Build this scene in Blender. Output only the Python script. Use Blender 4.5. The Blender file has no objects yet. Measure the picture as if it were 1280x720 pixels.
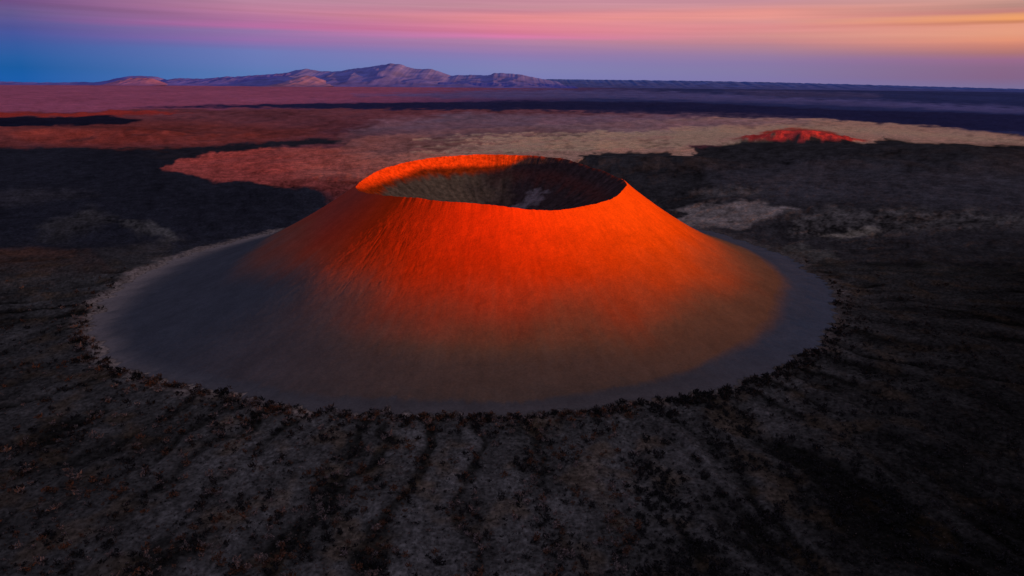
import bpy, math, random
import numpy as np

random.seed(5)
rng = np.random.default_rng(5)
C = bpy.context.scene.collection
R = math.radians

# ------------------------------------------------------------------ numbers of the place
CAM_H = 400.0                      # the drone's height over the plain, metres
PITCH, ROLL = R(17.1), R(0.45)
FPX = 853.33                       # focal length in px of a 1280 px wide picture (24 mm)
EARTH = 6.371e6                    # the plain follows the earth's curve
CONE = (-45.0, 1489.0)             # middle of the crater
SUN_EL = R(0.9)
SUN_AZ = R(53.0)                   # measured from straight behind the camera towards the right
SUN_DIR = (math.sin(SUN_AZ) * math.cos(SUN_EL), -math.cos(SUN_AZ) * math.cos(SUN_EL), math.sin(SUN_EL))

fw = np.array([0, math.cos(PITCH), -math.sin(PITCH)])
rt0 = np.array([1.0, 0, 0])
up0 = np.cross(rt0, fw)
rt = rt0 * math.cos(ROLL) + up0 * math.sin(ROLL)
up = up0 * math.cos(ROLL) - rt0 * math.sin(ROLL)


def survey(x, y, z):
    """where a point of the land is seen on the survey picture (1280 x 720)"""
    dx, dy, dz = x, y, z - CAM_H
    d = dx * fw[0] + dy * fw[1] + dz * fw[2]
    d = np.where(d > 1.0, d, 1.0)
    return (640 + FPX * (dx * rt[0] + dy * rt[1] + dz * rt[2]) / d,
            360 - FPX * (dx * up[0] + dy * up[1] + dz * up[2]) / d)


def land_point(u, v):
    """the point of the curved plain under a survey pixel"""
    d = fw + rt * ((u - 640) / FPX) + up * ((360 - v) / FPX)
    d = d / np.linalg.norm(d)
    k = (d[0] ** 2 + d[1] ** 2) / (2 * EARTH)
    # CAM_H + t dz = -k t^2
    disc = d[2] ** 2 - 4 * k * CAM_H
    if disc < 0:
        disc = 0.0
    t = (-d[2] - math.sqrt(disc)) / (2 * k)
    return d[0] * t, d[1] * t


def drop(x, y):
    return -(x * x + y * y) / (2 * EARTH)


# ------------------------------------------------------------------ noise
def _hash(ix, iy, seed):
    h = (ix.astype(np.int64) * 374761393 + iy.astype(np.int64) * 668265263 + seed * 974711) & 0xFFFFFFFF
    h = ((h ^ (h >> 13)) * 1274126177) & 0xFFFFFFFF
    return (h ^ (h >> 16)) & 0xFFFFFFFF


def perlin(x, y, seed=0):
    ix = np.floor(x); iy = np.floor(y)
    fx = x - ix; fy = y - iy
    sx = fx * fx * fx * (fx * (fx * 6 - 15) + 10); sy = fy * fy * fy * (fy * (fy * 6 - 15) + 10)

    def g(ox, oy):
        a = _hash(ix + ox, iy + oy, seed) * (2 * math.pi / 4294967296.0)
        return np.cos(a) * (fx - ox) + np.sin(a) * (fy - oy)
    a = g(0, 0); b = g(1, 0); c = g(0, 1); d = g(1, 1)
    top = a + sx * (b - a); bot = c + sx * (d - c)
    return 1.5 * (top + sy * (bot - top))


def fbm(x, y, seed=0, octs=4, gain=0.5):
    s = 0; amp = 1.0; tot = 0
    for o in range(octs):
        s = s + amp * perlin(x * 2 ** o + 17.3 * o, y * 2 ** o - 9.1 * o, seed + o)
        tot += amp; amp *= gain
    return s / tot * 1.3


def sstep(a, b, x):
    t = np.clip((x - a) / (b - a), 0, 1)
    return t * t * (3 - 2 * t)


def lerp(a, b, t):
    return a + (b - a) * t


def lin(r, g, b):
    return np.array([(c / 255.0 / 12.92) if c <= 10 else ((c / 255.0 + 0.055) / 1.055) ** 2.4 for c in (r, g, b)])


# ------------------------------------------------------------------ the cone's shape
def cone_polar(x, y):
    ox = x - CONE[0]; oy = y - CONE[1]
    return np.hypot(ox, oy), np.arctan2(oy, ox)


RIM_DEG = [-180, -150, -131, -112, -92, -70, -54, -35, -25, -10, 15, 39, 59, 79, 97, 116, 139, 159, 180]
RIM_Z = [180, 185, 193, 199, 195, 178.5, 179.5, 182, 192, 190, 187, 192.5, 205.5, 206, 207, 204.5, 196, 189, 180]
EDGE_DEG = [-180, -145, -127, -115, -90, -63, -33, 0, 28, 60, 90, 130, 152, 180]
EDGE_R = [720, 782, 776, 748, 722, 720, 712, 695, 690, 690, 690, 680, 668, 720]


def periodic(th, deg, val, passes=4):
    g = np.linspace(-180, 180, 361)
    v = np.interp(g, deg, val)
    for _ in range(passes):
        v[:-1] = (np.roll(v[:-1], 1) + 2 * v[:-1] + np.roll(v[:-1], -1)) / 4
        v[-1] = v[0]
    return np.interp(np.degrees(th), g, v)


def ring(th, k, seed, octs=3):
    return fbm(np.cos(th) * k + 31.7, np.sin(th) * k - 11.2, seed, octs)


def rim_r(th):
    return 286 + 50 * np.sin(th) ** 2 + 3.0 * ring(th, 1.6, 41, 1) + 2.5 * ring(th, 4.0, 42, 1)


def rim_smooth(th):
    return periodic(th, RIM_DEG, RIM_Z)


def rim_z(th):
    return rim_smooth(th) + 1.5 * ring(th, 9, 43) + 0.7 * ring(th, 40, 44)


def edge_smooth(th):
    return periodic(th, EDGE_DEG, EDGE_R) + 8 * ring(th, 1.6, 47, 1)


def edge_r(th):
    return edge_smooth(th) + 12 * ring(th, 12, 50) + 15 * ring(th, 26, 48) + 11 * ring(th, 80, 49)


def foot_r(th):
    return periodic(th, EDGE_DEG, EDGE_R) * (0.85 + 0.10 * sstep(-0.45, -1.5, th) * sstep(-3.1, -2.2, th)) + 6 * ring(th, 3, 51)


# ------------------------------------------------------------------ mesh helpers
def grid_mesh(name, V, nr, nc, wrap, mat, col=None, parent=None, cap=False):
    """V: (nr*nc, 3), rows of nc points; wrap joins last column to first"""
    i = np.arange(nr - 1)[:, None]; j = np.arange(nc if wrap else nc - 1)[None, :]
    a = i * nc + j; b = i * nc + (j + 1) % nc
    F = np.stack([a, b, b + nc, a + nc], -1).reshape(-1, 4)
    return raw_mesh(name, V, F, mat, col, parent)


def raw_mesh(name, V, F, mat, col=None, parent=None, smooth=True):
    me = bpy.data.meshes.new(name)
    nV, nF = len(V), len(F)
    me.vertices.add(nV); me.vertices.foreach_set('co', np.ascontiguousarray(V, dtype=np.float32).ravel())
    me.loops.add(nF * F.shape[1]); me.polygons.add(nF)
    me.polygons.foreach_set('loop_start', np.arange(0, nF * F.shape[1], F.shape[1], dtype=np.int32))
    me.loops.foreach_set('vertex_index', np.ascontiguousarray(F, dtype=np.int32).ravel())
    me.polygons.foreach_set('use_smooth', np.full(nF, smooth))
    me.update(calc_edges=True)
    if col is not None:
        at = me.attributes.new('albedo', 'FLOAT_COLOR', 'POINT')
        c4 = np.ones((nV, 4), dtype=np.float32); c4[:, :3] = col
        at.data.foreach_set('color', c4.ravel())
    me.materials.append(mat)
    o = bpy.data.objects.new(name, me); C.objects.link(o)
    if parent is not None:
        o.parent = parent
    return o


# ------------------------------------------------------------------ materials
def nodes_of(name):
    m = bpy.data.materials.new(name); m.use_nodes = True
    nt = m.node_tree
    b = nt.nodes['Principled BSDF']
    b.inputs['Roughness'].default_value = 1.0
    b.inputs['Specular IOR Level'].default_value = 0.0
    return m, nt, b


def N(nt, typ, **kw):
    n = nt.nodes.new(typ)
    for k, v in kw.items():
        if k in n.inputs:
            n.inputs[k].default_value = v
        else:
            setattr(n, k, v)
    return n


def soil_material(name, layers, bump, tint=None):
    """albedo attribute broken up by noise at several world scales: (scale per metre, low, high)"""
    m, nt, b = nodes_of(name)
    L = nt.links.new
    at = N(nt, 'ShaderNodeAttribute', attribute_name='albedo')
    geo = N(nt, 'ShaderNodeNewGeometry')
    col = at.outputs['Color']
    for sc, lo, hi in layers:
        n = N(nt, 'ShaderNodeTexNoise', Scale=sc, Detail=3.0, Roughness=0.6)
        L(geo.outputs['Position'], n.inputs['Vector'])
        mr = N(nt, 'ShaderNodeMapRange')
        mr.inputs[1].default_value = 0.3; mr.inputs[2].default_value = 0.7
        mr.inputs[3].default_value = lo; mr.inputs[4].default_value = hi
        L(n.outputs['Fac'], mr.inputs[0])
        mx = N(nt, 'ShaderNodeVectorMath', operation='SCALE')
        L(col, mx.inputs[0]); L(mr.outputs[0], mx.inputs['Scale'])
        col = mx.outputs[0]
    L(col, b.inputs['Base Color'])
    if bump:
        sc, dist = bump
        n = N(nt, 'ShaderNodeTexNoise', Scale=sc, Detail=4.0, Roughness=0.65)
        L(geo.outputs['Position'], n.inputs['Vector'])
        bp = N(nt, 'ShaderNodeBump', Strength=1.0, Distance=dist)
        L(n.outputs['Fac'], bp.inputs['Height']); L(bp.outputs[0], b.inputs['Normal'])
    return m


M_LAND = soil_material('land soil', [(0.16, 0.6, 1.4), (0.02, 0.75, 1.25)], (0.22, 2.2))
M_CINDER = soil_material('red cinder', [(0.30, 0.87, 1.13), (0.07, 0.93, 1.07), (0.02, 0.9, 1.1)], (0.35, 0.55))
M_BOWL = soil_material('crater wall rock', [(0.10, 0.6, 1.4)], (0.15, 1.6))
M_FAR = soil_material('far rock', [(0.0012, 0.75, 1.25)], None)

# ------------------------------------------------------------------ palette (base colours)
AMB = np.array([0.240, 0.184, 0.262])          # diffuse skylight on level ground


def shade(r, g, b, k=1.0):
    """base colour that shows as this colour in open shade"""
    return lin(r, g, b) / AMB * k


# ------------------------------------------------------------------ the land
def poly_sd(u, v, pts):
    """signed distance (inside positive) to a polygon of survey points"""
    P = np.array(pts, float); Q = np.roll(P, -1, 0)
    d2 = np.full(u.shape, 1e12); ins = np.zeros(u.shape, bool)
    for (x0, y0), (x1, y1) in zip(P, Q):
        ex, ey = x1 - x0, y1 - y0
        t = np.clip(((u - x0) * ex + (v - y0) * ey) / (ex * ex + ey * ey + 1e-9), 0, 1)
        d2 = np.minimum(d2, (u - x0 - t * ex) ** 2 + (v - y0 - t * ey) ** 2)
        if y0 != y1:
            c = ((y0 <= v) != (y1 <= v)) & (u < x0 + (v - y0) * ex / ey)
            ins ^= c
    d = np.sqrt(d2)
    return np.where(ins, d, -d)


def land_height(x, y):
    rc, th = cone_polar(x, y)
    e = edge_r(th)
    out = rc - e
    r0 = np.hypot(x, y)
    z = drop(x, y)
    # broad swells of the plain, growing away from the apron
    w = sstep(10, 260, out)
    z = z + w * 6.0 * fbm(x / 420, y / 420, 3, 3)
    # gullies and ridges running out from the cone's foot
    ang = th + 0.045 * fbm(x / 150, y / 150, 7, 3)
    near = sstep(8, 110, out) * (1 - sstep(700, 1300, out)) 
    g = fbm(ang * 17.0, rc / 800, 11, 3)
    g2 = fbm(ang * 34.0, rc / 500, 13, 2)
    cut = sstep(0.30, 0.0, np.abs(fbm(ang * 11.0, rc / 1100, 14, 1)))
    z = z + near * (0.55 + 0.9 * fbm(x / 330, y / 330, 16, 2)) * (6.0 * g - 4 * np.abs(g2) - 3.4 * cut)
    z = z + sstep(4, 40, out) * 1.6 * fbm(x / 22, y / 22, 17, 3) * (1 - sstep(2500, 4000, r0))
    # a low lip of wind-piled soil at the apron's edge
    z = z + 2.2 * sstep(2, 16, out) * (1 - sstep(16, 60, out))
    # low hills: (u, v of the foot, radius, height)
    for (u, v, rad, h, asp) in HILLS:
        hx, hy = land_point(u, v)
        q = np.hypot((x - hx) / asp, y - hy) / rad
        q = q + 0.26 * fbm(x / (rad * 0.5), y / (rad * 0.5), 19, 4)
        z = z + h * (1 - sstep(0.1, 1.0, q)) 
    # unseen scarp added behind the camera to shade the plain and cone foot
    along = x * SUN_DIR[0] + y * SUN_DIR[1]
    across = -x * SUN_DIR[1] + y * SUN_DIR[0]
    prof = np.interp(across, ACROSS, CREST)
    z = z + (prof + 14 * fbm(across / 900, along / 4000, 23, 3)) * sstep(5200, 7600, along) * (1 - sstep(8200, 13000, along))
    # under the cinder apron the ground is level and a little low
    z = np.where(out < 8, drop(x, y) - 0.6, z)
    return z


HILLS = [(998, 175, 310, 64, 1.7), (385, 246, 260, 26, 1.3), (60, 330, 260, 10, 1.4),
         (1180, 196, 900, 40, 1.4), (800, 203, 420, 28, 1.4), (60, 170, 700, 55, 2.2), (130, 285, 200, 14, 1.6)]
ACROSS = [-30000, -9000, -4000, -1500, 0, 500, 900, 1250, 1600, 2200, 4000, 9000, 30000]
CREST = [197, 197, 197, 200, 212, 216, 210, 196, 178, 172, 177, 182, 187]  # heights of the added scarp, shaped for its shadow line

# rows and columns of the sheet, finer where the photograph looks
deg_f = np.arange(-46, 46.001, 0.075)
deg_b = np.arange(49, 312, 3.0)
az = np.radians(np.concatenate([deg_f, deg_b]))            # 0 = straight ahead (+y), positive to the right
dep = np.concatenate([[80, 70, 62, 56, 52, 48, 45], np.arange(43, 3.0, -0.065), np.arange(3.0, 0.85, -0.03)])
rr = CAM_H / np.tan(np.radians(dep))
rr = np.concatenate([rr, np.geomspace(rr[-1] * 1.03, 110000, 46)])
NR, NC = len(rr), len(az)
GX = (rr[:, None] * np.sin(az)[None, :]).ravel(); GY = (rr[:, None] * np.cos(az)[None, :]).ravel()
GZ = land_height(GX, GY)


def land_albedo(x, y, z):
    rc, th = cone_polar(x, y)
    out = rc - edge_r(th)
    r0 = np.hypot(x, y)
    lr = np.log(np.maximum(r0, 1)) * 1.0
    a0 = np.arctan2(x, y)
    # boundaries wander at the scale of the land itself
    wu, wv = survey(x, y, drop(x, y))
    n1 = fbm(a0 * 26, lr * 10, 61, 5); n2 = fbm(a0 * 26 + 50, lr * 10, 67, 5)
    n3 = fbm(a0 * 9, lr * 3.5, 71, 5); n4 = fbm(a0 * 70, lr * 24, 73, 3)
    n5 = fbm(a0 * 210, lr * 80, 79, 2) * sstep(170, 200, wv)
    u = wu + 9 * n1 + 6 * n4; v = wv + 3.0 * n2 + 2.2 * n4
    near_scale = sstep(150, 420, wv)
    u = u + near_scale * 30 * n1; v = v + near_scale * 14 * n2
    col = np.zeros((len(x), 3))
    base = shade(24, 21, 23)
    col[:] = base
    col *= (1 + 0.25 * n3)[:, None]

    def paint(pts, c, soft=2.0, k=1.0, tex=0.25, warp=1.0):
        P = np.array(pts, float)
        mrg = soft * 2 + 60
        m = (wu > P[:, 0].min() - mrg) & (wu < P[:, 0].max() + mrg) & (wv > P[:, 1].min() - mrg) & (wv < P[:, 1].max() + mrg) & (y > 0)
        idx = np.nonzero(m)[0]
        if not len(idx):
            return
        uu = wu[idx] + (u[idx] - wu[idx]) * warp; vv = wv[idx] + (v[idx] - wv[idx]) * warp
        s = poly_sd(uu, vv, P)
        t = (sstep(-soft, soft, s) * k)[:, None]
        c_ = np.asarray(c)
        cc = (c_[idx] if c_.ndim == 2 else c_[None, :]) * np.maximum(1 + tex * (0.7 * n3[idx] + 0.8 * n4[idx] + 0.65 * n5[idx] + 0.4 * n2[idx]), 0.15)[:, None]
        col[idx] = col[idx] * (1 - t) + cc * t

    # ---- far plain, from the horizon towards the cone, distance haze painted in
    paint([(-200, 80), (1500, 80), (1500, 118), (640, 112), (-200, 112)], shade(76, 58, 92), 2, tex=0.2)
    paint([(-200, 108), (300, 112), (300, 132), (-200, 140)], shade(122, 52, 66, 0.8), 6, tex=0.25)
    paint([(-200, 122), (230, 125), (420, 127), (200, 129), (-200, 128)], shade(150, 70, 80, 0.8), 1.5, 0.7)
    paint([(-200, 96), (1500, 95), (1500, 200), (1270, 168), (1000, 152), (900, 148), (640, 136), (-200, 142)], lerp(shade(112, 56, 82, 0.85)[None, :], shade(32, 33, 66)[None, :], sstep(440, 860, wu + 60 * n3 + (wv - 112) * 8)[:, None]), 2, tex=0.25)
    paint([(440, 119), (640, 112), (800, 113), (1000, 122), (1200, 131), (1420, 140), (1420, 148), (1200, 138), (980, 128), (780, 123), (600, 123)], shade(62, 54, 92), 3.0, 0.8, tex=0.3)
    paint([(900, 112), (1010, 114), (1100, 118), (1100, 122), (960, 120)], shade(58, 48, 78), 2.5, 0.6, tex=0.4)
    paint([(165, 134), (330, 130), (500, 128), (640, 126), (860, 128), (1080, 138), (1420, 148), (1420, 176), (1280, 166), (1060, 153), (900, 146), (640, 138), (400, 136)], shade(24, 22, 48), 1.2, tex=0.2, warp=.6)
    # ---- rust coloured grass plain
    paint([(-200, 146), (120, 142), (170, 136), (400, 136), (660, 138), (900, 146), (900, 190), (420, 190), (300, 184), (-200, 188)], shade(82, 42, 52, 0.85), 1.5, tex=0.45)
    paint([(-200, 150), (260, 152), (420, 165), (300, 184), (-200, 190)], shade(88, 37, 37, 0.8), 8, 0.8, tex=0.5)
    paint([(560, 142), (900, 146), (1060, 152), (900, 162), (700, 160), (520, 156)], shade(74, 58, 76, 0.9), 4, 0.9, tex=0.35)
    paint([(-200, 139), (60, 141), (180, 139), (240, 141), (120, 146), (-200, 149)], shade(122, 36, 34, 0.8), 1.5, 0.85)  # red sunlit line painted across the plain
    paint([(-200, 146), (60, 147), (130, 144), (182, 150), (150, 155), (70, 158), (30, 165), (-200, 168)], shade(16, 14, 28), 1.0, tex=0.3, warp=.7)
    paint([(400, 166), (470, 158), (560, 154), (640, 155), (700, 160), (560, 164), (460, 168)], shade(42, 28, 44), 3, 0.75, tex=0.4)
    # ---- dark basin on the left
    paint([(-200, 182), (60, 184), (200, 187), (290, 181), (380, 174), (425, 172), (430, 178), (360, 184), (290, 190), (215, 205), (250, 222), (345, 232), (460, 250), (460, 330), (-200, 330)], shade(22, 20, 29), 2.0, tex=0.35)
    # ---- the pale tongue behind the cone
    paint([(200, 210), (235, 197), (300, 188), (420, 184), (450, 171), (600, 160), (760, 153), (900, 146), (1060, 151), (1180, 160), (1320, 174), (1420, 188), (1420, 200), (1280, 183), (1140, 178), (1110, 172), (1080, 181), (1060, 173), (935, 176), (862, 184), (870, 197), (850, 199), (838, 191), (760, 191), (725, 196), (700, 240), (440, 240), (345, 230), (260, 225)], lerp(shade(122, 50, 50, 0.85)[None, :], shade(122, 86, 80, 1.0)[None, :], sstep(300, 720, wu + 40 * n3)[:, None]), 1.6, tex=0.5)
    paint([(480, 150), (640, 143), (900, 147), (1010, 152), (860, 164), (700, 171), (560, 172), (440, 166)], shade(94, 66, 80, 0.95), 9, 0.8, tex=0.4)
    paint([(420, 170), (640, 160), (760, 166), (620, 182), (480, 196), (430, 190)], shade(78, 50, 56, 0.9), 8, 0.6, tex=0.5)
    for k in range(9):
        y0 = 166 + k * 2.8
        x0 = 560 + 50 * math.sin(k * 2.1); x1 = 900 + 90 * math.sin(k * 1.3 + 1)
        paint([(x0, y0 + 3), ((x0 + x1) / 2, y0 - 1), (x1, y0 - 3), ((x0 + x1) / 2, y0 + 1)], shade(150, 118, 104), 1.6, 0.8, tex=0.8)
    paint([(840, 160), (960, 156), (1100, 160), (1290, 176), (1290, 180), (1100, 168), (960, 163), (860, 180), (845, 190)], shade(142, 108, 96), 3, 0.6, tex=0.5)
    paint([(938, 172), (960, 163), (1000, 160), (1040, 165), (1062, 173), (1000, 177)], np.array([0.62, 0.07, 0.04]), 2.0, 0.95, tex=0.5)  # sunlit red of the small hill, put into the colour
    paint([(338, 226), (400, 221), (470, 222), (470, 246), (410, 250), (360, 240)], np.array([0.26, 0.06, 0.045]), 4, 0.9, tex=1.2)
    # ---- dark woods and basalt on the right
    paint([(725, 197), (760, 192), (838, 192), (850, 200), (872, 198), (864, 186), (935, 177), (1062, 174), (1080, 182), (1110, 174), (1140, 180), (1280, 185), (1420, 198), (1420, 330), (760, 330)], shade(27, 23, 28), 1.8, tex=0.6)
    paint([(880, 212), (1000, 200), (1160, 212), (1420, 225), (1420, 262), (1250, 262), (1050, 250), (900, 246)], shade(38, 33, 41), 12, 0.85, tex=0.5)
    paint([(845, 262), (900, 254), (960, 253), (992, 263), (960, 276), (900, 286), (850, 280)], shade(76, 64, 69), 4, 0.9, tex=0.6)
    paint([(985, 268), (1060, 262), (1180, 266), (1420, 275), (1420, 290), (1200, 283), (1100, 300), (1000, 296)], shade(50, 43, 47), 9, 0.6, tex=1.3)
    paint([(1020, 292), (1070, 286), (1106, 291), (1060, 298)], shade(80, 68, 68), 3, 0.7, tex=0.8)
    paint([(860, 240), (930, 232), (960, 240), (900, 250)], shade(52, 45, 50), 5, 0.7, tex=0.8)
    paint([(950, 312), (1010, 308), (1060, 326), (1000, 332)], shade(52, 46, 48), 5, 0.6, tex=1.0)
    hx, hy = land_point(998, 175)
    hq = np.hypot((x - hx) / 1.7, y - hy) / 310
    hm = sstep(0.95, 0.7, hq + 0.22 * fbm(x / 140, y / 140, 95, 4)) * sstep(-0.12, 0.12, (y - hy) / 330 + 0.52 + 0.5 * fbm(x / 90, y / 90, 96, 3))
    col = lerp(col, np.array([0.85, 0.09, 0.07])[None, :] * (1 + 0.6 * n4)[:, None], hm[:, None])  # lit upper part of the hill painted red
    # ---- left: pale streaks on the dark basin, brown ground at the edge
    paint([(-60, 244), (40, 236), (120, 240), (60, 252), (-60, 258)], shade(36, 31, 38), 8, 0.6, tex=0.8)
    paint([(40, 285), (110, 262), (150, 274), (120, 290), (60, 298)], shade(36, 31, 35), 9, 0.7, tex=0.9)
    paint([(140, 277), (170, 278), (228, 300), (215, 306), (170, 290)], shade(50, 44, 48), 3, 0.6, tex=1.2)
    paint([(-200, 300), (30, 312), (130, 322), (160, 345), (-200, 372)], shade(50, 27, 23), 10, 0.85, tex=0.7)
    paint([(130, 310), (230, 296), (200, 330), (150, 350)], shade(34, 28, 32), 8, 0.7, tex=0.5)

    # ---- the foreground: scrub soil, darker in the gullies, with vignette darkening painted at the sides
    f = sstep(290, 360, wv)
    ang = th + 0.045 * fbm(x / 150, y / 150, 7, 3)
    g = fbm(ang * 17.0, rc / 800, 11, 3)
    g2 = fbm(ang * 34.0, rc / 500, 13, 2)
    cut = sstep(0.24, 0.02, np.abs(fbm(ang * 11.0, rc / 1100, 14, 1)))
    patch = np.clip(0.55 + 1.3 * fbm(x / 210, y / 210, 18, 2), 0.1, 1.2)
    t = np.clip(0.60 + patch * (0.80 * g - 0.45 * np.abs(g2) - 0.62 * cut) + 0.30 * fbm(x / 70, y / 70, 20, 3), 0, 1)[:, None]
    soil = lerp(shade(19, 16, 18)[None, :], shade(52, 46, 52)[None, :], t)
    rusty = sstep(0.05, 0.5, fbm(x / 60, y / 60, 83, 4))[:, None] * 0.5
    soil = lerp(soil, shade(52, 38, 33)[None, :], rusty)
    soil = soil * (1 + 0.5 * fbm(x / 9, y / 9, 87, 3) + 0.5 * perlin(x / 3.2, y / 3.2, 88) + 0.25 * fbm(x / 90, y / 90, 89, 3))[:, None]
    side = (1 - 0.76 * sstep(700, 1240, wu + 0.45 * (wv - 520))) * (1 - 0.4 * sstep(330, 30, wu))  # vignette: soil colour darkened towards both sides
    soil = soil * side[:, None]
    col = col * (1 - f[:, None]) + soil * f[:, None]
    # pale grit shed from the apron
    p = (1 - sstep(0, 34, out + 16 * n1 + 10 * fbm(x / 14, y / 14, 91, 3))) * sstep(-5, 1, out)
    west = sstep(0.2, -0.9, np.cos(th))
    p = p * (0.25 + 0.75 * west + 0.6 * sstep(-0.9, -1.5, th) * sstep(0.0, 0.4, fbm(x / 40, y / 40, 98, 3)))
    p = np.clip(p, 0, 1)
    col = col * (1 - 0.8 * p[:, None]) + 0.8 * p[:, None] * shade(84, 68, 72)[None, :]
    col = np.clip(col, 0.003, None)
    return col / np.maximum(1.0, col.max(1, keepdims=True) / 0.85)


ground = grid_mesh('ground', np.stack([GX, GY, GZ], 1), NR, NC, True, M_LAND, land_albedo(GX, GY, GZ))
ground['kind'] = 'structure'

# ------------------------------------------------------------------ the cinder cone
NT = 1800
TH = np.linspace(-math.pi, math.pi, NT, endpoint=False)
RR, RZ, FR, ER, ES = rim_r(TH), rim_z(TH), foot_r(TH), edge_r(TH), edge_smooth(TH)
T_FOOT = (FR - RR) / (ES - RR)


def flank_z(t, th):
    """height of the outer flank, t = 0 at the rim and 1 at the apron's edge"""
    h = rim_smooth(th) + (rim_z(th) - rim_smooth(th)) * sstep(0.07, 0.0, t)
    s = np.clip(1 - t, 0, 1)
    z = h * (0.93 * s ** 1.75 + 0.07 * s ** 1.0)
    return z


def rills(t, th):
    w = np.sin(np.clip(t * 1.35, 0, 1) * math.pi) * (1 - 0.8 * sstep(0.3, 0.65, t))
    a = th + 0.02 * fbm(th * 6, t * 3, 101, 2)
    west = sstep(-1.1, -2.3, th) * (th < -0.2) + (th > 2.2) * 1.0
    amp = 0.25 + 0.35 * np.clip(west, 0, 1)
    n = np.abs(perlin(a * 36, t * 2.2, 103)) * 1.2 + np.abs(perlin(a * 84, t * 4.0 + 5, 105)) * 0.5
    fine = perlin(a * 190, t * 8, 107) * 0.22
    return (w * (amp * -n + fine) * 0.22
            - sstep(0.55, 0.2, np.hypot((th + 2.02) / 0.34, (t - 0.30) / 0.24) * 0.5) * 1.1 * np.abs(fbm(th * 75 + 1.2 * perlin(th * 14, t * 9, 161), t * 5 + 3 * perlin(th * 20, t * 3, 164), 163, 3)) * sstep(-0.15, 0.35, fbm(th * 16, t * 9, 165, 2)))


def ring_grid(t_lo, t_hi, n):
    k = np.linspace(0, 1, n)[:, None]
    t = t_lo[None, :] + (t_hi - t_lo)[None, :] * k
    th = np.broadcast_to(TH[None, :], t.shape)
    r = RR[None, :] + (ES - RR)[None, :] * t + (ER - ES)[None, :] * sstep(0.82, 1.0, t)
    return t.ravel(), th.ravel(), r.ravel()


def at_polar(r, th, z):
    return np.stack([CONE[0] + r * np.cos(th), CONE[1] + r * np.sin(th), z], 1)


cone = bpy.data.objects.new('cinder_cone', None); C.objects.link(cone)
cone['kind'] = 'structure'

# outer slope
t, th, r = ring_grid(np.zeros(NT), T_FOOT, 280)
z = flank_z(t, th) + rills(t, th) + 0.5 * sstep(0.02, 0.1, t) * fbm(r * np.cos(th) / 12, r * np.sin(th) / 12, 109, 3)
streak = fbm(th * 40, t * 2.5, 111, 3)
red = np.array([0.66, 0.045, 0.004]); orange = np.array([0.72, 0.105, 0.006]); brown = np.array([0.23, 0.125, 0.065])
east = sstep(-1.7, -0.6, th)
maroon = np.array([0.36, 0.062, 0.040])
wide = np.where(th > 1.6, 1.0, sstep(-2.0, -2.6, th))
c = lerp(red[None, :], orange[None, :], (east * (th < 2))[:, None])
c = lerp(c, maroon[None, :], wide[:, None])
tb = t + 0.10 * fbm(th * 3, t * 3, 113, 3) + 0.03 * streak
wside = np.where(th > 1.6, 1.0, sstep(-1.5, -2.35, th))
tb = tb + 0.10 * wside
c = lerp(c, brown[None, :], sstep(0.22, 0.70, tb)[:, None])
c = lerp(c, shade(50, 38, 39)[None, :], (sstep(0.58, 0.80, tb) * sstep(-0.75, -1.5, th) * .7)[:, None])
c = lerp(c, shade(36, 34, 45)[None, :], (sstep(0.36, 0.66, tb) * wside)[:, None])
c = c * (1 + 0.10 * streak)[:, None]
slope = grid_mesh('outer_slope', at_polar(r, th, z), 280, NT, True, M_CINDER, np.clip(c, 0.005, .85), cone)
slope['label'] = 'smooth orange red cinder flank falling from the crater rim'

# apron
t, th, r = ring_grid(T_FOOT, np.ones(NT), 110)
z = flank_z(t, th) + rills(t, th) + 0.5 * fbm(r * np.cos(th) / 12, r * np.sin(th) / 12, 109, 3) * sstep(1.0, 0.9, t)
k = sstep(0.985, 1.0, t)
z = z + 0.4 * sstep(0.3, 0.9, (t - np.tile(T_FOOT, 110)) / (1 - np.tile(T_FOOT, 110))) - 2.2 * k
tf = np.tile(T_FOOT, 110)
q = (t - tf) / (1 - tf)
tb = t + 0.10 * fbm(th * 3, t * 3, 113, 3) + 0.03 * fbm(th * 40, t * 2.5, 111, 3)
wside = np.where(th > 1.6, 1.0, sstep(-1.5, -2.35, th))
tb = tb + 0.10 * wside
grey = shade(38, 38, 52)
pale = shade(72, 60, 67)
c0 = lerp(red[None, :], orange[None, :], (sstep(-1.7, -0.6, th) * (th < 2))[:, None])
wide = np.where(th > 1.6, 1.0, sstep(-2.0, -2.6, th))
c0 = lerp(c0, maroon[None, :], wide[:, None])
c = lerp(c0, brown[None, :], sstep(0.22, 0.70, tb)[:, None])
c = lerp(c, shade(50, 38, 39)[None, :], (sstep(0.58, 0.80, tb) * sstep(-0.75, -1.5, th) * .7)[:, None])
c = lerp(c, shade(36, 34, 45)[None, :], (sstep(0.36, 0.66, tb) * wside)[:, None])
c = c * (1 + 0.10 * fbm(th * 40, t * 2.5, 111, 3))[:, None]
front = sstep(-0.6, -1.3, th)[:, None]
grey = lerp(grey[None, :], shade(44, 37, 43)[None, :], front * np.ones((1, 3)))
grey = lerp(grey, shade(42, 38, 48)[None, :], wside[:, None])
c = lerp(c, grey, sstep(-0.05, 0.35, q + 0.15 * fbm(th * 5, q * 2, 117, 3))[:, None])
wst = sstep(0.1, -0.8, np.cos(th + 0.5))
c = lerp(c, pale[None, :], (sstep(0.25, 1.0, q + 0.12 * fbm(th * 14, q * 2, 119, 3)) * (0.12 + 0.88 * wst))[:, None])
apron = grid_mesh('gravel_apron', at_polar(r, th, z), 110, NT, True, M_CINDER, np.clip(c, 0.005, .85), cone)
apron['label'] = 'flat skirt of grey gravel around the foot of the cone'

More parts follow.
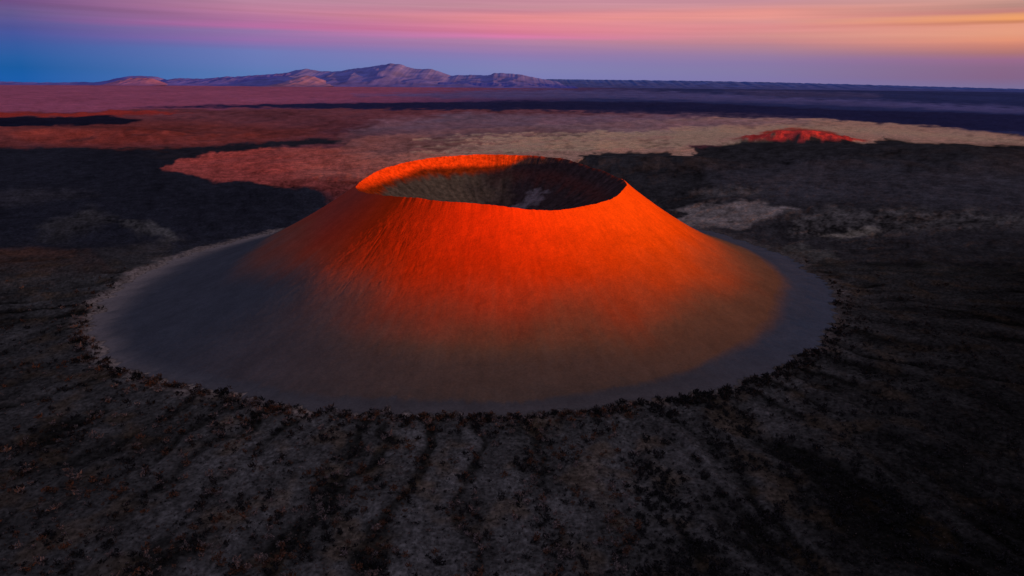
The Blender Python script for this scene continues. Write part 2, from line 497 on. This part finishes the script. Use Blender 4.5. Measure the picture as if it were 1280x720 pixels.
# crater bowl
NB = 230
k = np.linspace(0, 1, NB)[:, None]
r = (RR[None, :] * (1 - k) + 2.0 * k).ravel()
th = np.tile(TH, NB); kk = np.repeat(k.ravel(), NT)
d = np.clip(kk / 0.62, 0, 1)
depth = 92 * (d ** 1.0) * (1.25 - 0.25 * d)
x_, y_ = r * np.cos(th), r * np.sin(th)
floor_z = 186 - 92
z = np.repeat(RZ[None, :], NB, 0).ravel() * (1 - d) + floor_z * d
z = z - 10 * np.sin(d * math.pi) 
rw = np.sin(np.clip(d, 0, 1) * math.pi)
ribs = np.abs(perlin(th * 9 + 0.5 * fbm(x_ / 50, y_ / 50, 121, 2), d * 1.5, 123)) * 1.2 + np.abs(perlin(th * 24, d * 3, 125)) * .6
z = z - rw * 3.0 * ribs + sstep(0.03, 0.3, kk) * 1.6 * fbm(x_ / 30, y_ / 30, 127, 4)
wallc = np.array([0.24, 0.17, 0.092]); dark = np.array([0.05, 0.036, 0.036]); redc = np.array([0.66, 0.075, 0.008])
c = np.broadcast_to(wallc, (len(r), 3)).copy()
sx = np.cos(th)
c = lerp(c, dark[None, :], sstep(-0.55, 0.35, sx + 0.25 * fbm(x_ / 60, y_ / 60, 131, 3))[:, None])  # shade of the right wall painted as darker rock
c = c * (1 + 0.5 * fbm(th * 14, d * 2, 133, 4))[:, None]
c = lerp(c, redc[None, :], (sstep(0.34, 0.22, d + 0.06 * sstep(-0.55, -0.9, np.cos(th)) + 0.30 * sstep(-0.1, 0.4, np.cos(th)) + 0.06 * fbm(th * 12, d * 3, 135, 3)))[:, None])  # red painted to follow the sunlit strip below the rim
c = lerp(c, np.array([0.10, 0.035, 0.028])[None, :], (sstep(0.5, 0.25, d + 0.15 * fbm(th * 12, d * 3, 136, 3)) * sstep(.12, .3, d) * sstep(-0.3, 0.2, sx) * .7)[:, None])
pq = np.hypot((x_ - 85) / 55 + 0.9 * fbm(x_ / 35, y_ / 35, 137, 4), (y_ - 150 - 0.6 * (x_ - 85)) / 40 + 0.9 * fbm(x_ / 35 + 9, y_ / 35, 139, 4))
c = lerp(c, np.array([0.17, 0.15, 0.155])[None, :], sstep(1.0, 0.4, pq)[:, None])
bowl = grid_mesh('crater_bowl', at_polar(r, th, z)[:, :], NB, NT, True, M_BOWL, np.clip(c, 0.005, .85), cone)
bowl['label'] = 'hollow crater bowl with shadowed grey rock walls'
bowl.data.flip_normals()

# ------------------------------------------------------------------ far mountains, blue haze mixed into their base colours
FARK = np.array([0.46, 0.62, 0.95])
def range_mesh(name, prof, dist, depth, base_v, c_top, c_bot, seed, seg=2.0, rough=1.0, stretch=1.0):
    """a ridge whose crest passes the given survey points, standing at a distance"""
    P = np.array(prof, float)
    us = np.arange(P[0, 0], P[-1, 0], 0.8)
    crest_v = np.interp(us, P[:, 0], P[:, 1]) + (0.6 + 0.5 * rough) * (1.0 * fbm(us / 9, us * 0, seed + 50, 4))
    nrow = 60
    Vs = np.zeros((nrow, len(us), 3))
    tz = np.zeros((nrow, len(us)))
    xs = np.zeros(len(us)); ys = np.zeros(len(us)); hs = np.zeros(len(us))
    for i, (u_, v_) in enumerate(zip(us, crest_v)):
        d = fw + rt * ((u_ - 640) / FPX) + up * ((360 - v_) / FPX)
        s = dist / d[1]
        xs[i], ys[i] = d[0] * s, d[1] * s
        hs[i] = CAM_H + d[2] * s - drop(xs[i], ys[i])
    hs = np.maximum(hs, 1.0)
    for j in range(nrow):
        q = j / (nrow - 1) * 2 - 1                          # -1 front foot .. 0 crest .. 1 back foot
        off = q * depth
        px, py = xs, ys + off
        s = 1 - abs(q)
        n = fbm(xs / (depth * 0.42), (ys + off) / (depth * 0.42), seed, 5)
        rid = 1 - 2 * np.abs(perlin(xs / (depth * 0.20) + 0.8 * n, off / (depth * 0.8), seed + 9))
        e = s ** 1.15 + rough * 0.17 * math.sin(min(s, 1) * math.pi) * (0.6 * rid + n * 0.9) 
        Vs[j, :, 0], Vs[j, :, 1] = px, py
        Vs[j, :, 2] = hs * np.clip(e, 0, 1.0) + drop(px, py) - 6 * (s < 0.02) 
        tz[j] = np.clip(e, 0, 1)
    n2 = fbm(Vs[:, :, 0].ravel() / (depth * .5), Vs[:, :, 1].ravel() / (depth * .5), seed + 30, 4)
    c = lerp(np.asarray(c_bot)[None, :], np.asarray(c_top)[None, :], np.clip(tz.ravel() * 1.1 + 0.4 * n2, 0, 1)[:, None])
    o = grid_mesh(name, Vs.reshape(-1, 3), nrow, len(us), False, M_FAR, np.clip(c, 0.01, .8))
    o['kind'] = 'structure'
    return o


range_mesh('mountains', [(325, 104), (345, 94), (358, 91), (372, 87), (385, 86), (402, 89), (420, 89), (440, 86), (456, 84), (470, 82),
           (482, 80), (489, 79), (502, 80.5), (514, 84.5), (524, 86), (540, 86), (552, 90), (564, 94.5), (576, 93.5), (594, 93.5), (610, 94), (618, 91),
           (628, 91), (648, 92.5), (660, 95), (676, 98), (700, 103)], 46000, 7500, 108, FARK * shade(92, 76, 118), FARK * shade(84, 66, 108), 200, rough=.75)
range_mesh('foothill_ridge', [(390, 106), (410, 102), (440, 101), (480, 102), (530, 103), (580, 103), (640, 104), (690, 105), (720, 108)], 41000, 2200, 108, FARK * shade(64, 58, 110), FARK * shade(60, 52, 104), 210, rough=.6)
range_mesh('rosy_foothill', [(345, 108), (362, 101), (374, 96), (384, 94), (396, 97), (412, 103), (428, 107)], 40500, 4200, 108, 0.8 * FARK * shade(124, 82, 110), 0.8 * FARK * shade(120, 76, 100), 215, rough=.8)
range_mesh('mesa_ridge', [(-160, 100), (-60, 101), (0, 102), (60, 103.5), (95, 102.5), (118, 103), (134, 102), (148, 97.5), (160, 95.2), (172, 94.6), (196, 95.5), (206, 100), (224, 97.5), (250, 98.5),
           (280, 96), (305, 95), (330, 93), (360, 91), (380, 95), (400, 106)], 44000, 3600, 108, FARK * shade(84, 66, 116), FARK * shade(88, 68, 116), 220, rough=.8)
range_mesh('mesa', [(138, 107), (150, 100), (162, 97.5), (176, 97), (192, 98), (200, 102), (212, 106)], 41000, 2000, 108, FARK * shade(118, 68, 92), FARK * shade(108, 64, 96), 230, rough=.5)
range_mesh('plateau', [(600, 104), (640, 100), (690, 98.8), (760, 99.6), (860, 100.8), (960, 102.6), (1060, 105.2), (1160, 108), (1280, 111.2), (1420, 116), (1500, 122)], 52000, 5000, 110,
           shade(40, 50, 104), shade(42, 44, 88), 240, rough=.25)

for n_, lab, cat in [('mountains', 'hazy purple mountain range with the highest peak on the horizon', 'mountains'),
                     ('foothill_ridge', 'low dark blue ridge along the foot of the purple mountains', 'hills'),
                     ('rosy_foothill', 'small rounded rosy hill just left of the highest mountains', 'hill'),
                     ('mesa_ridge', 'long low purple ridge running left from the mountains', 'hills'),
                     ('mesa', 'flat topped reddish mesa near the left end of the skyline', 'mesa'),
                     ('plateau', 'long flat navy blue plateau forming the right skyline', 'plateau'),
                     ('ground', 'dusky desert plain with dark basalt, rust grass and scrub soil', 'ground'),
                     ('cinder_cone', 'orange lit volcanic cone with an open crater on a grey gravel skirt', 'volcanic cone')]:
    bpy.data.objects[n_]['label'] = lab; bpy.data.objects[n_]['category'] = cat

# ------------------------------------------------------------------ shrubs
def shrub_arrays(seed, n=60, spread=1.0, tall=0.8):
    """leaf clumps on a few leaning stems, unit radius, foot at z = 0"""
    g = np.random.default_rng(seed)
    lobes = g.integers(3, 6)
    cs = np.stack([g.uniform(-.55, .55, lobes), g.uniform(-.55, .55, lobes), g.uniform(.35, .8, lobes) * tall], 1)
    V = []; F = []
    for i in range(n):
        c = cs[g.integers(lobes)]
        d = g.normal(size=3); d /= np.linalg.norm(d) + 1e-9
        p = c + d * np.array([.42, .42, .34]) * g.uniform(.5, 1.0)
        p[2] = max(p[2], 0.06)
        a = g.normal(size=3); a[2] += 0.6; a /= np.linalg.norm(a)
        b = np.cross(a, g.normal(size=3)); b /= np.linalg.norm(b) + 1e-9
        s = g.uniform(.12, .26) * spread
        k = len(V)
        V += [p - b * s * .5, p + a * s * 1.9, p + b * s * .5, p - a * s * .5]
        F.append((k, k + 3, k + 2, k + 1))
    for i in range(lobes):                                   # stems
        c = cs[i]; k = len(V)
        w = .035
        V += [np.array([-w, 0, -.12]), np.array([w, 0, -.12]), c + [w * .5, 0, 0], c - [w * .5, 0, 0]]
        F.append((k, k + 1, k + 2, k + 3))
    return np.array(V), np.array(F)


def leaf_material(name):
    m, nt, b = nodes_of(name)
    L = nt.links.new
    at = N(nt, 'ShaderNodeAttribute', attribute_name='albedo')
    geo = N(nt, 'ShaderNodeNewGeometry')
    n = N(nt, 'ShaderNodeTexNoise', Scale=1.3, Detail=2.0)
    L(geo.outputs['Position'], n.inputs['Vector'])
    mr = N(nt, 'ShaderNodeMapRange')
    mr.inputs[1].default_value = 0.3; mr.inputs[2].default_value = 0.7
    mr.inputs[3].default_value = 0.55; mr.inputs[4].default_value = 1.45
    L(n.outputs['Fac'], mr.inputs[0])
    mx = N(nt, 'ShaderNodeVectorMath', operation='SCALE')
    L(at.outputs['Color'], mx.inputs[0]); L(mr.outputs[0], mx.inputs['Scale'])
    L(mx.outputs[0], b.inputs['Base Color'])
    return m


M_LEAF = leaf_material('scrub leaves')
KINDS = {'dark': (np.array([0.027, 0.028, 0.027]), 'blackish green'), 'rust': (np.array([0.11, 0.066, 0.042]), 'rust brown'),
         'straw': (np.array([0.17, 0.145, 0.125]), 'dry straw grey')}

# candidate places: dense along the apron's edge, in clumps along the gullies, thin elsewhere
pos = []
NCAND = 150000
aa = R(-43) + R(86) * rng.random(NCAND)
r_ = 470 * (1750 / 470.0) ** rng.random(NCAND)
px, py = r_ * np.sin(aa), r_ * np.cos(aa)
rc, th = cone_polar(px, py)
out = rc - edge_r(th)
ang = th + 0.045 * fbm(px / 150, py / 150, 7, 3)
g = fbm(ang * 17.0, rc / 800, 11, 3)
cl = fbm(px / 45, py / 45, 151, 3)
cut = sstep(0.12, 0.02, np.abs(fbm(ang * 11.0, rc / 1100, 14, 1)))
dens = 0.045 + 0.30 * cut + 0.30 * sstep(0.0, 0.45, cl) + 0.22 * sstep(0.12, -0.35, g)
dens = dens + 1.1 * sstep(30, 8, out) * sstep(0.25, -0.5, np.sin(th)) + 0.35 * sstep(60, 20, out) * sstep(0.1, -0.5, np.sin(th))
dens = dens * (out > 3 + 5 * rng.random(NCAND)) * sstep(1800, 1000, r_)
keep = rng.random(NCAND) < dens * 0.42
px, py, out, r_ = px[keep], py[keep], out[keep], r_[keep]
pz = land_height(px, py)
size = (1.3 + 5.2 * rng.random(len(px)) ** 3.2) * np.where(out < 30, 1.25, 1.0)
su, sv = survey(px, py, pz)
inview = (su > 6) & (su < 1274) & (sv < 716) & (sv > 250)
kind = rng.choice(3, len(px), p=[.52, .18, .30])
rust_patch = fbm(px / 80, py / 80, 153, 3) > 0.25
kind = np.where(rust_patch & (rng.random(len(px)) < .5), 1, kind)
kind = np.where((su > 800) & (rng.random(len(px)) < 1.1), 0, kind)
px_size = size / np.hypot(r_, CAM_H)
order = np.argsort(-np.where(inview, px_size * (1 + .0 * size), 0))
big = order[:300]; rest = order[300:]

VAR = []
KN = list(KINDS)
for s in range(5):
    V, F = shrub_arrays(900 + s, 64, 1.0, 0.75 + 0.12 * s)
    VAR.append((V, F))
proto = {}
for ki, kn in enumerate(KN):
    for s, (V, F) in enumerate(VAR):
        me_o = None
        proto[(ki, s)] = (V, F)


def zone(u, v, o):
    if o < 34:
        side = 'left part' if u < 430 else ('right part' if u > 820 else 'near middle')
        return 'growing right at the %s of the gravel apron edge' % side, 'shrubs fringing the %s of the apron edge' % side
    col_ = 'left' if u < 430 else ('right' if u > 850 else 'middle')
    row_ = 'closest to the camera' if v > 610 else 'midway up to the apron'
    return 'in the %s of the foreground scrubland, %s' % (col_, row_), 'shrubs in the %s of the foreground, %s' % (col_, row_)


made = {}
for i in big:
    ki = int(kind[i]); s = int(rng.integers(5))
    kn = KN[ki]
    where, grp = zone(su[i], sv[i], out[i])
    if (ki, s) not in made:
        V, F = VAR[s]
        cc = np.tile(KINDS[kn][0], (len(V), 1)) * (0.7 + 0.6 * np.repeat(rng.random(len(F)), 4))[:, None]
        o = raw_mesh('shrub', V, F, M_LEAF, cc, None, smooth=False)
        made[(ki, s)] = o
    else:
        o = made[(ki, s)].copy(); C.objects.link(o)
    o.location = (px[i], py[i], pz[i] - 0.05)
    o.rotation_euler = (0, 0, rng.random() * 6.28)
    o.scale = (size[i], size[i], size[i] * (0.8 + .4 * rng.random()))
    o['label'] = '%s shrub %s' % (KINDS[kn][1], where)
    o['category'] = 'shrub'
    o['group'] = KINDS[kn][1] + ' ' + grp


def scatter(name, idx, variants, sizes, cols, zoff=-0.05):
    Vs, Fs, Cs = [], [], []
    base = 0
    rot = rng.random(len(idx)) * 6.283
    var = rng.integers(0, len(variants), len(idx))
    for vi, (V, F) in enumerate(variants):
        m = np.nonzero(var == vi)[0]
        if not len(m):
            continue
        ca, sa = np.cos(rot[m])[:, None], np.sin(rot[m])[:, None]
        X = (V[None, :, 0] * ca - V[None, :, 1] * sa) * sizes[m][:, None] + idx[m, 0][:, None]
        Y = (V[None, :, 0] * sa + V[None, :, 1] * ca) * sizes[m][:, None] + idx[m, 1][:, None]
        Z = V[None, :, 2] * sizes[m][:, None] + idx[m, 2][:, None] + zoff
        P = np.stack([X, Y, Z], -1).reshape(-1, 3)
        FF = (F[None, :, :] + (np.arange(len(m)) * len(V))[:, None, None]).reshape(-1, 4) + base
        cc = np.repeat(cols[m], len(V), 0) * (0.7 + 0.6 * np.repeat(rng.random(len(P) // 4), 4))[:, None]
        Vs.append(P); Fs.append(FF); Cs.append(cc); base += len(P)
    o = raw_mesh(name, np.concatenate(Vs), np.concatenate(Fs), M_LEAF, np.concatenate(Cs), None, smooth=False)
    return o


KC = np.stack([KINDS[k][0] for k in KN])
LITE = [shrub_arrays(950 + s, 26, 1.5, 0.75 + 0.1 * s) for s in range(5)]
sc = scatter('scrub', np.stack([px[rest], py[rest], pz[rest]], 1), LITE, size[rest], KC[kind[rest]])
sc['kind'] = 'stuff'; sc['label'] = 'low dark desert scrub spread over the foreground soil'; sc['category'] = 'scrub'

# bunch grass between the shrubs
def tuft(seed, n=7):
    g_ = np.random.default_rng(seed); V = []; F = []
    for i in range(n):
        a = g_.uniform(0, 6.28); l = g_.uniform(.5, 1.0); k = len(V); w = .16
        dx, dy = math.cos(a), math.sin(a)
        bx, by = dx * .15, dy * .15
        V += [(bx - dy * w, by + dx * w, -.08), (bx + dy * w, by - dx * w, -.08), (bx + dx * .5 * l + dy * w * .4, by + dy * .5 * l - dx * w * .4, l * .9), (bx + dx * .6 * l - dy * w * .4, by + dy * .6 * l + dx * w * .4, l * .9)]
        F.append((k, k + 1, k + 2, k + 3))
    return np.array(V), np.array(F)


NG = 90000
aa = R(-43) + R(86) * rng.random(NG)
r_ = 470 * (1500 / 470.0) ** rng.random(NG)
gx, gy = r_ * np.sin(aa), r_ * np.cos(aa)
rc, th = cone_polar(gx, gy)
out = rc - edge_r(th)
k = (out > 5) & (rng.random(NG) < 0.55 + 0.4 * fbm(gx / 30, gy / 30, 171, 3))
gx, gy = gx[k], gy[k]
gz = land_height(gx, gy)
gs = 0.5 + 0.9 * rng.random(len(gx)) ** 2
gcol = KC[rng.choice(3, len(gx), p=[.5, .2, .3])] * 0.8
gr = scatter('dry_grass', np.stack([gx, gy, gz], 1), [tuft(s) for s in range(4)], gs, gcol)
gr['kind'] = 'stuff'; gr['label'] = 'thin dry bunch grass scattered between the scrub'; gr['category'] = 'grass'

# ------------------------------------------------------------------ sky and sun
w = bpy.data.worlds.new('World'); bpy.context.scene.world = w; w.use_nodes = True
nt = w.node_tree; nt.nodes.clear(); L = nt.links.new
outn = N(nt, 'ShaderNodeOutputWorld')
sky = N(nt, 'ShaderNodeTexSky', sky_type='NISHITA', sun_disc=False)
sky.sun_elevation = SUN_EL
sky.sun_rotation = math.pi - SUN_AZ       # clockwise from +Y
bg1 = N(nt, 'ShaderNodeBackground', Strength=0.012); L(sky.outputs[0], bg1.inputs[0])
tc = N(nt, 'ShaderNodeTexCoord')
sep = N(nt, 'ShaderNodeSeparateXYZ'); L(tc.outputs['Generated'], sep.inputs[0])


def math_node(op, a, b=None, c=None):
    n = N(nt, 'ShaderNodeMath', operation=op)
    for i, x in enumerate((a, b, c)):
        if x is None:
            continue
        if isinstance(x, (int, float)):
            n.inputs[i].default_value = x
        else:
            L(x, n.inputs[i])
    return n.outputs[0]


X, Y, Z = sep.outputs
elev = math_node('MULTIPLY', math_node('ARCSINE', Z), 180 / math.pi)        # degrees
azd = math_node('MULTIPLY', math_node('ARCTAN2', X, Y), 180 / math.pi)      # degrees, 0 ahead, + right
# streaky high cloud: noise stretched along the horizon
cmb = N(nt, 'ShaderNodeCombineXYZ')
L(math_node('MULTIPLY', azd, 0.045), cmb.inputs[0]); L(math_node('ADD', math_node('MULTIPLY', elev, 0.9), math_node('MULTIPLY', azd, 0.012)), cmb.inputs[1])
n1 = N(nt, 'ShaderNodeTexNoise', Scale=1.0, Detail=5.0, Roughness=0.55); L(cmb.outputs[0], n1.inputs['Vector'])
cmb2 = N(nt, 'ShaderNodeCombineXYZ')
L(math_node('MULTIPLY', azd, 0.05), cmb2.inputs[0]); L(math_node('ADD', math_node('MULTIPLY', elev, 2.6), math_node('MULTIPLY', azd, 0.035)), cmb2.inputs[1])
cmb2.inputs[2].default_value = 7.7
n2 = N(nt, 'ShaderNodeTexNoise', Scale=1.0, Detail=4.0, Roughness=0.5); L(cmb2.outputs[0], n2.inputs['Vector'])
ev = math_node('ADD', elev, math_node('MULTIPLY', math_node('SUBTRACT', n1.outputs['Fac'], 0.5), 0.55))
ev = math_node('MULTIPLY', math_node('ADD', ev, 2.0), 1 / 16.0)             # -2..14 degrees -> 0..1


def ramp(stops):
    r_n = N(nt, 'ShaderNodeValToRGB')
    cr = r_n.color_ramp
    cr.interpolation = 'B_SPLINE' if False else 'EASE'
    cr.interpolation = 'LINEAR'
    while len(cr.elements) > 1:
        cr.elements.remove(cr.elements[0])
    first = True
    for e_deg, rgb in stops:
        p = (e_deg + 2) / 16.0
        if first:
            el = cr.elements[0]; el.position = p; first = False
        else:
            el = cr.elements.new(p)
        el.color = (*lin(*rgb), 1)
    L(ev, r_n.inputs[0])
    return r_n.outputs['Color']


def seen(u_, v_):
    """elevation and azimuth in degrees of a survey direction"""
    d = fw + rt * ((u_ - 640) / FPX) + up * ((360 - v_) / FPX)
    d = d / np.linalg.norm(d)
    return math.degrees(math.asin(d[2])), math.degrees(math.atan2(d[0], d[1]))


COLUMNS = [(20, [(97, (24, 92, 168)), (85, (20, 90, 160)), (70, (30, 92, 162)), (55, (45, 88, 160)), (40, (62, 82, 155)), (30, (75, 80, 148)), (14, (93, 83, 139)), (0, (105, 75, 135))]),
           (320, [(92, (90, 122, 180)), (80, (98, 121, 182)), (65, (105, 120, 182)), (58, (120, 112, 175)), (50, (145, 108, 170)), (38, (142, 112, 165)), (33, (178, 105, 160)), (25, (175, 112, 160)), (12, (182, 120, 152)), (0, (180, 130, 158))]),
           (640, [(95, (122, 126, 182)), (88, (125, 128, 180)), (78, (128, 125, 180)), (68, (140, 120, 175)), (60, (158, 122, 168)), (51, (175, 125, 162)), (46, (214, 120, 168)), (40, (212, 120, 148)), (32, (222, 130, 150)), (22, (225, 138, 145)), (14, (200, 130, 150)), (8, (198, 140, 155)), (0, (195, 135, 155))]),
           (960, [(100, (128, 118, 168)), (90, (130, 120, 165)), (80, (135, 118, 165)), (70, (150, 122, 160)), (60, (172, 128, 150)), (52, (195, 132, 140)), (45, (205, 140, 140)), (35, (222, 142, 145)), (28, (218, 148, 148)), (21, (236, 155, 148)), (14, (228, 148, 142)), (7, (200, 140, 145)), (0, (198, 142, 155))]),
           (1260, [(108, (120, 108, 150)), (98, (130, 100, 135)), (85, (135, 102, 135)), (75, (150, 105, 140)), (66, (172, 115, 118)), (57, (200, 128, 115)), (50, (224, 145, 118)), (40, (226, 155, 128)), (30, (230, 155, 130)), (27, (205, 130, 100)), (23, (240, 160, 105)), (18, (236, 160, 115)), (14, (200, 130, 125)), (7, (188, 140, 132)), (0, (200, 150, 140))])]
ramps = []
for cu, st in COLUMNS:
    q_ = [(seen(cu, v_)[0], rgb) for v_, rgb in st]
    q_.append((9.5, tuple(int(0.62 * k_) for k_ in st[-1][1]))); q_.append((13.9, (66, 64, 106)))
    ramps.append((seen(cu, 50)[1], q_))
cur = ramp(ramps[0][1])
for (a0_, _), (a1_, st) in zip(ramps, ramps[1:]):
    mr = N(nt, 'ShaderNodeMapRange', interpolation_type='LINEAR')
    mr.inputs[1].default_value = a0_; mr.inputs[2].default_value = a1_
    L(azd, mr.inputs[0])
    mx = N(nt, 'ShaderNodeMix', data_type='RGBA')
    L(mr.outputs[0], mx.inputs[0]); L(cur, mx.inputs[6]); L(ramp(st), mx.inputs[7])
    cur = mx.outputs[2]
# thin brighter and darker streaks in the cloud sheet only (above about 2.5 degrees)
mk = N(nt, 'ShaderNodeMapRange'); mk.inputs[1].default_value = 1.6; mk.inputs[2].default_value = 4.5
L(elev, mk.inputs[0])
amt = math_node('MULTIPLY', math_node('MULTIPLY', math_node('SUBTRACT', n2.outputs['Fac'], 0.5), 0.5), mk.outputs[0])
gain = math_node('ADD', amt, 1.0)
sc_ = N(nt, 'ShaderNodeVectorMath', operation='SCALE'); L(cur, sc_.inputs[0]); L(gain, sc_.inputs['Scale'])
# above the band the dome goes over into deep blue dusk
hi = N(nt, 'ShaderNodeMapRange', interpolation_type='SMOOTHSTEP'); hi.inputs[1].default_value = 9; hi.inputs[2].default_value = 30
L(elev, hi.inputs[0])
mx = N(nt, 'ShaderNodeMix', data_type='RGBA'); L(hi.outputs[0], mx.inputs[0]); L(sc_.outputs[0], mx.inputs[6])
mx.inputs[7].default_value = (0.205, 0.175, 0.262, 1)
bg2 = N(nt, 'ShaderNodeBackground', Strength=1.0); L(mx.outputs[2], bg2.inputs[0])
add = N(nt, 'ShaderNodeAddShader'); L(bg1.outputs[0], add.inputs[0]); L(bg2.outputs[0], add.inputs[1])
L(add.outputs[0], outn.inputs[0])

sl = bpy.data.lights.new('sun', 'SUN'); sl.energy = 6.2; sl.angle = R(1.5); sl.color = (1.0, 0.33, 0.09)
so = bpy.data.objects.new('sun', sl); C.objects.link(so)
from mathutils import Vector
so.rotation_euler = Vector(SUN_DIR).to_track_quat('Z', 'Y').to_euler()
so.location = (0, 0, 900)

# ------------------------------------------------------------------ camera
cd = bpy.data.cameras.new('camera'); cam = bpy.data.objects.new('camera', cd); C.objects.link(cam)
cd.sensor_width = 36.0; cd.lens = 36.0 * FPX / 1280
cd.clip_start = 1.0; cd.clip_end = 400000
from mathutils import Matrix
m = Matrix(((rt[0], up[0], -fw[0], 0), (rt[1], up[1], -fw[1], 0), (rt[2], up[2], -fw[2], CAM_H), (0, 0, 0, 1)))
cam.matrix_world = m
S = bpy.context.scene
S.camera = cam
S.view_settings.view_transform = 'Standard'; S.view_settings.look = 'None'
S.view_settings.exposure = 0; S.view_settings.gamma = 1
S.cycles.max_bounces = 4; S.cycles.diffuse_bounces = 3
S.cycles.use_denoising = True
S.cycles.sample_clamp_indirect = 4
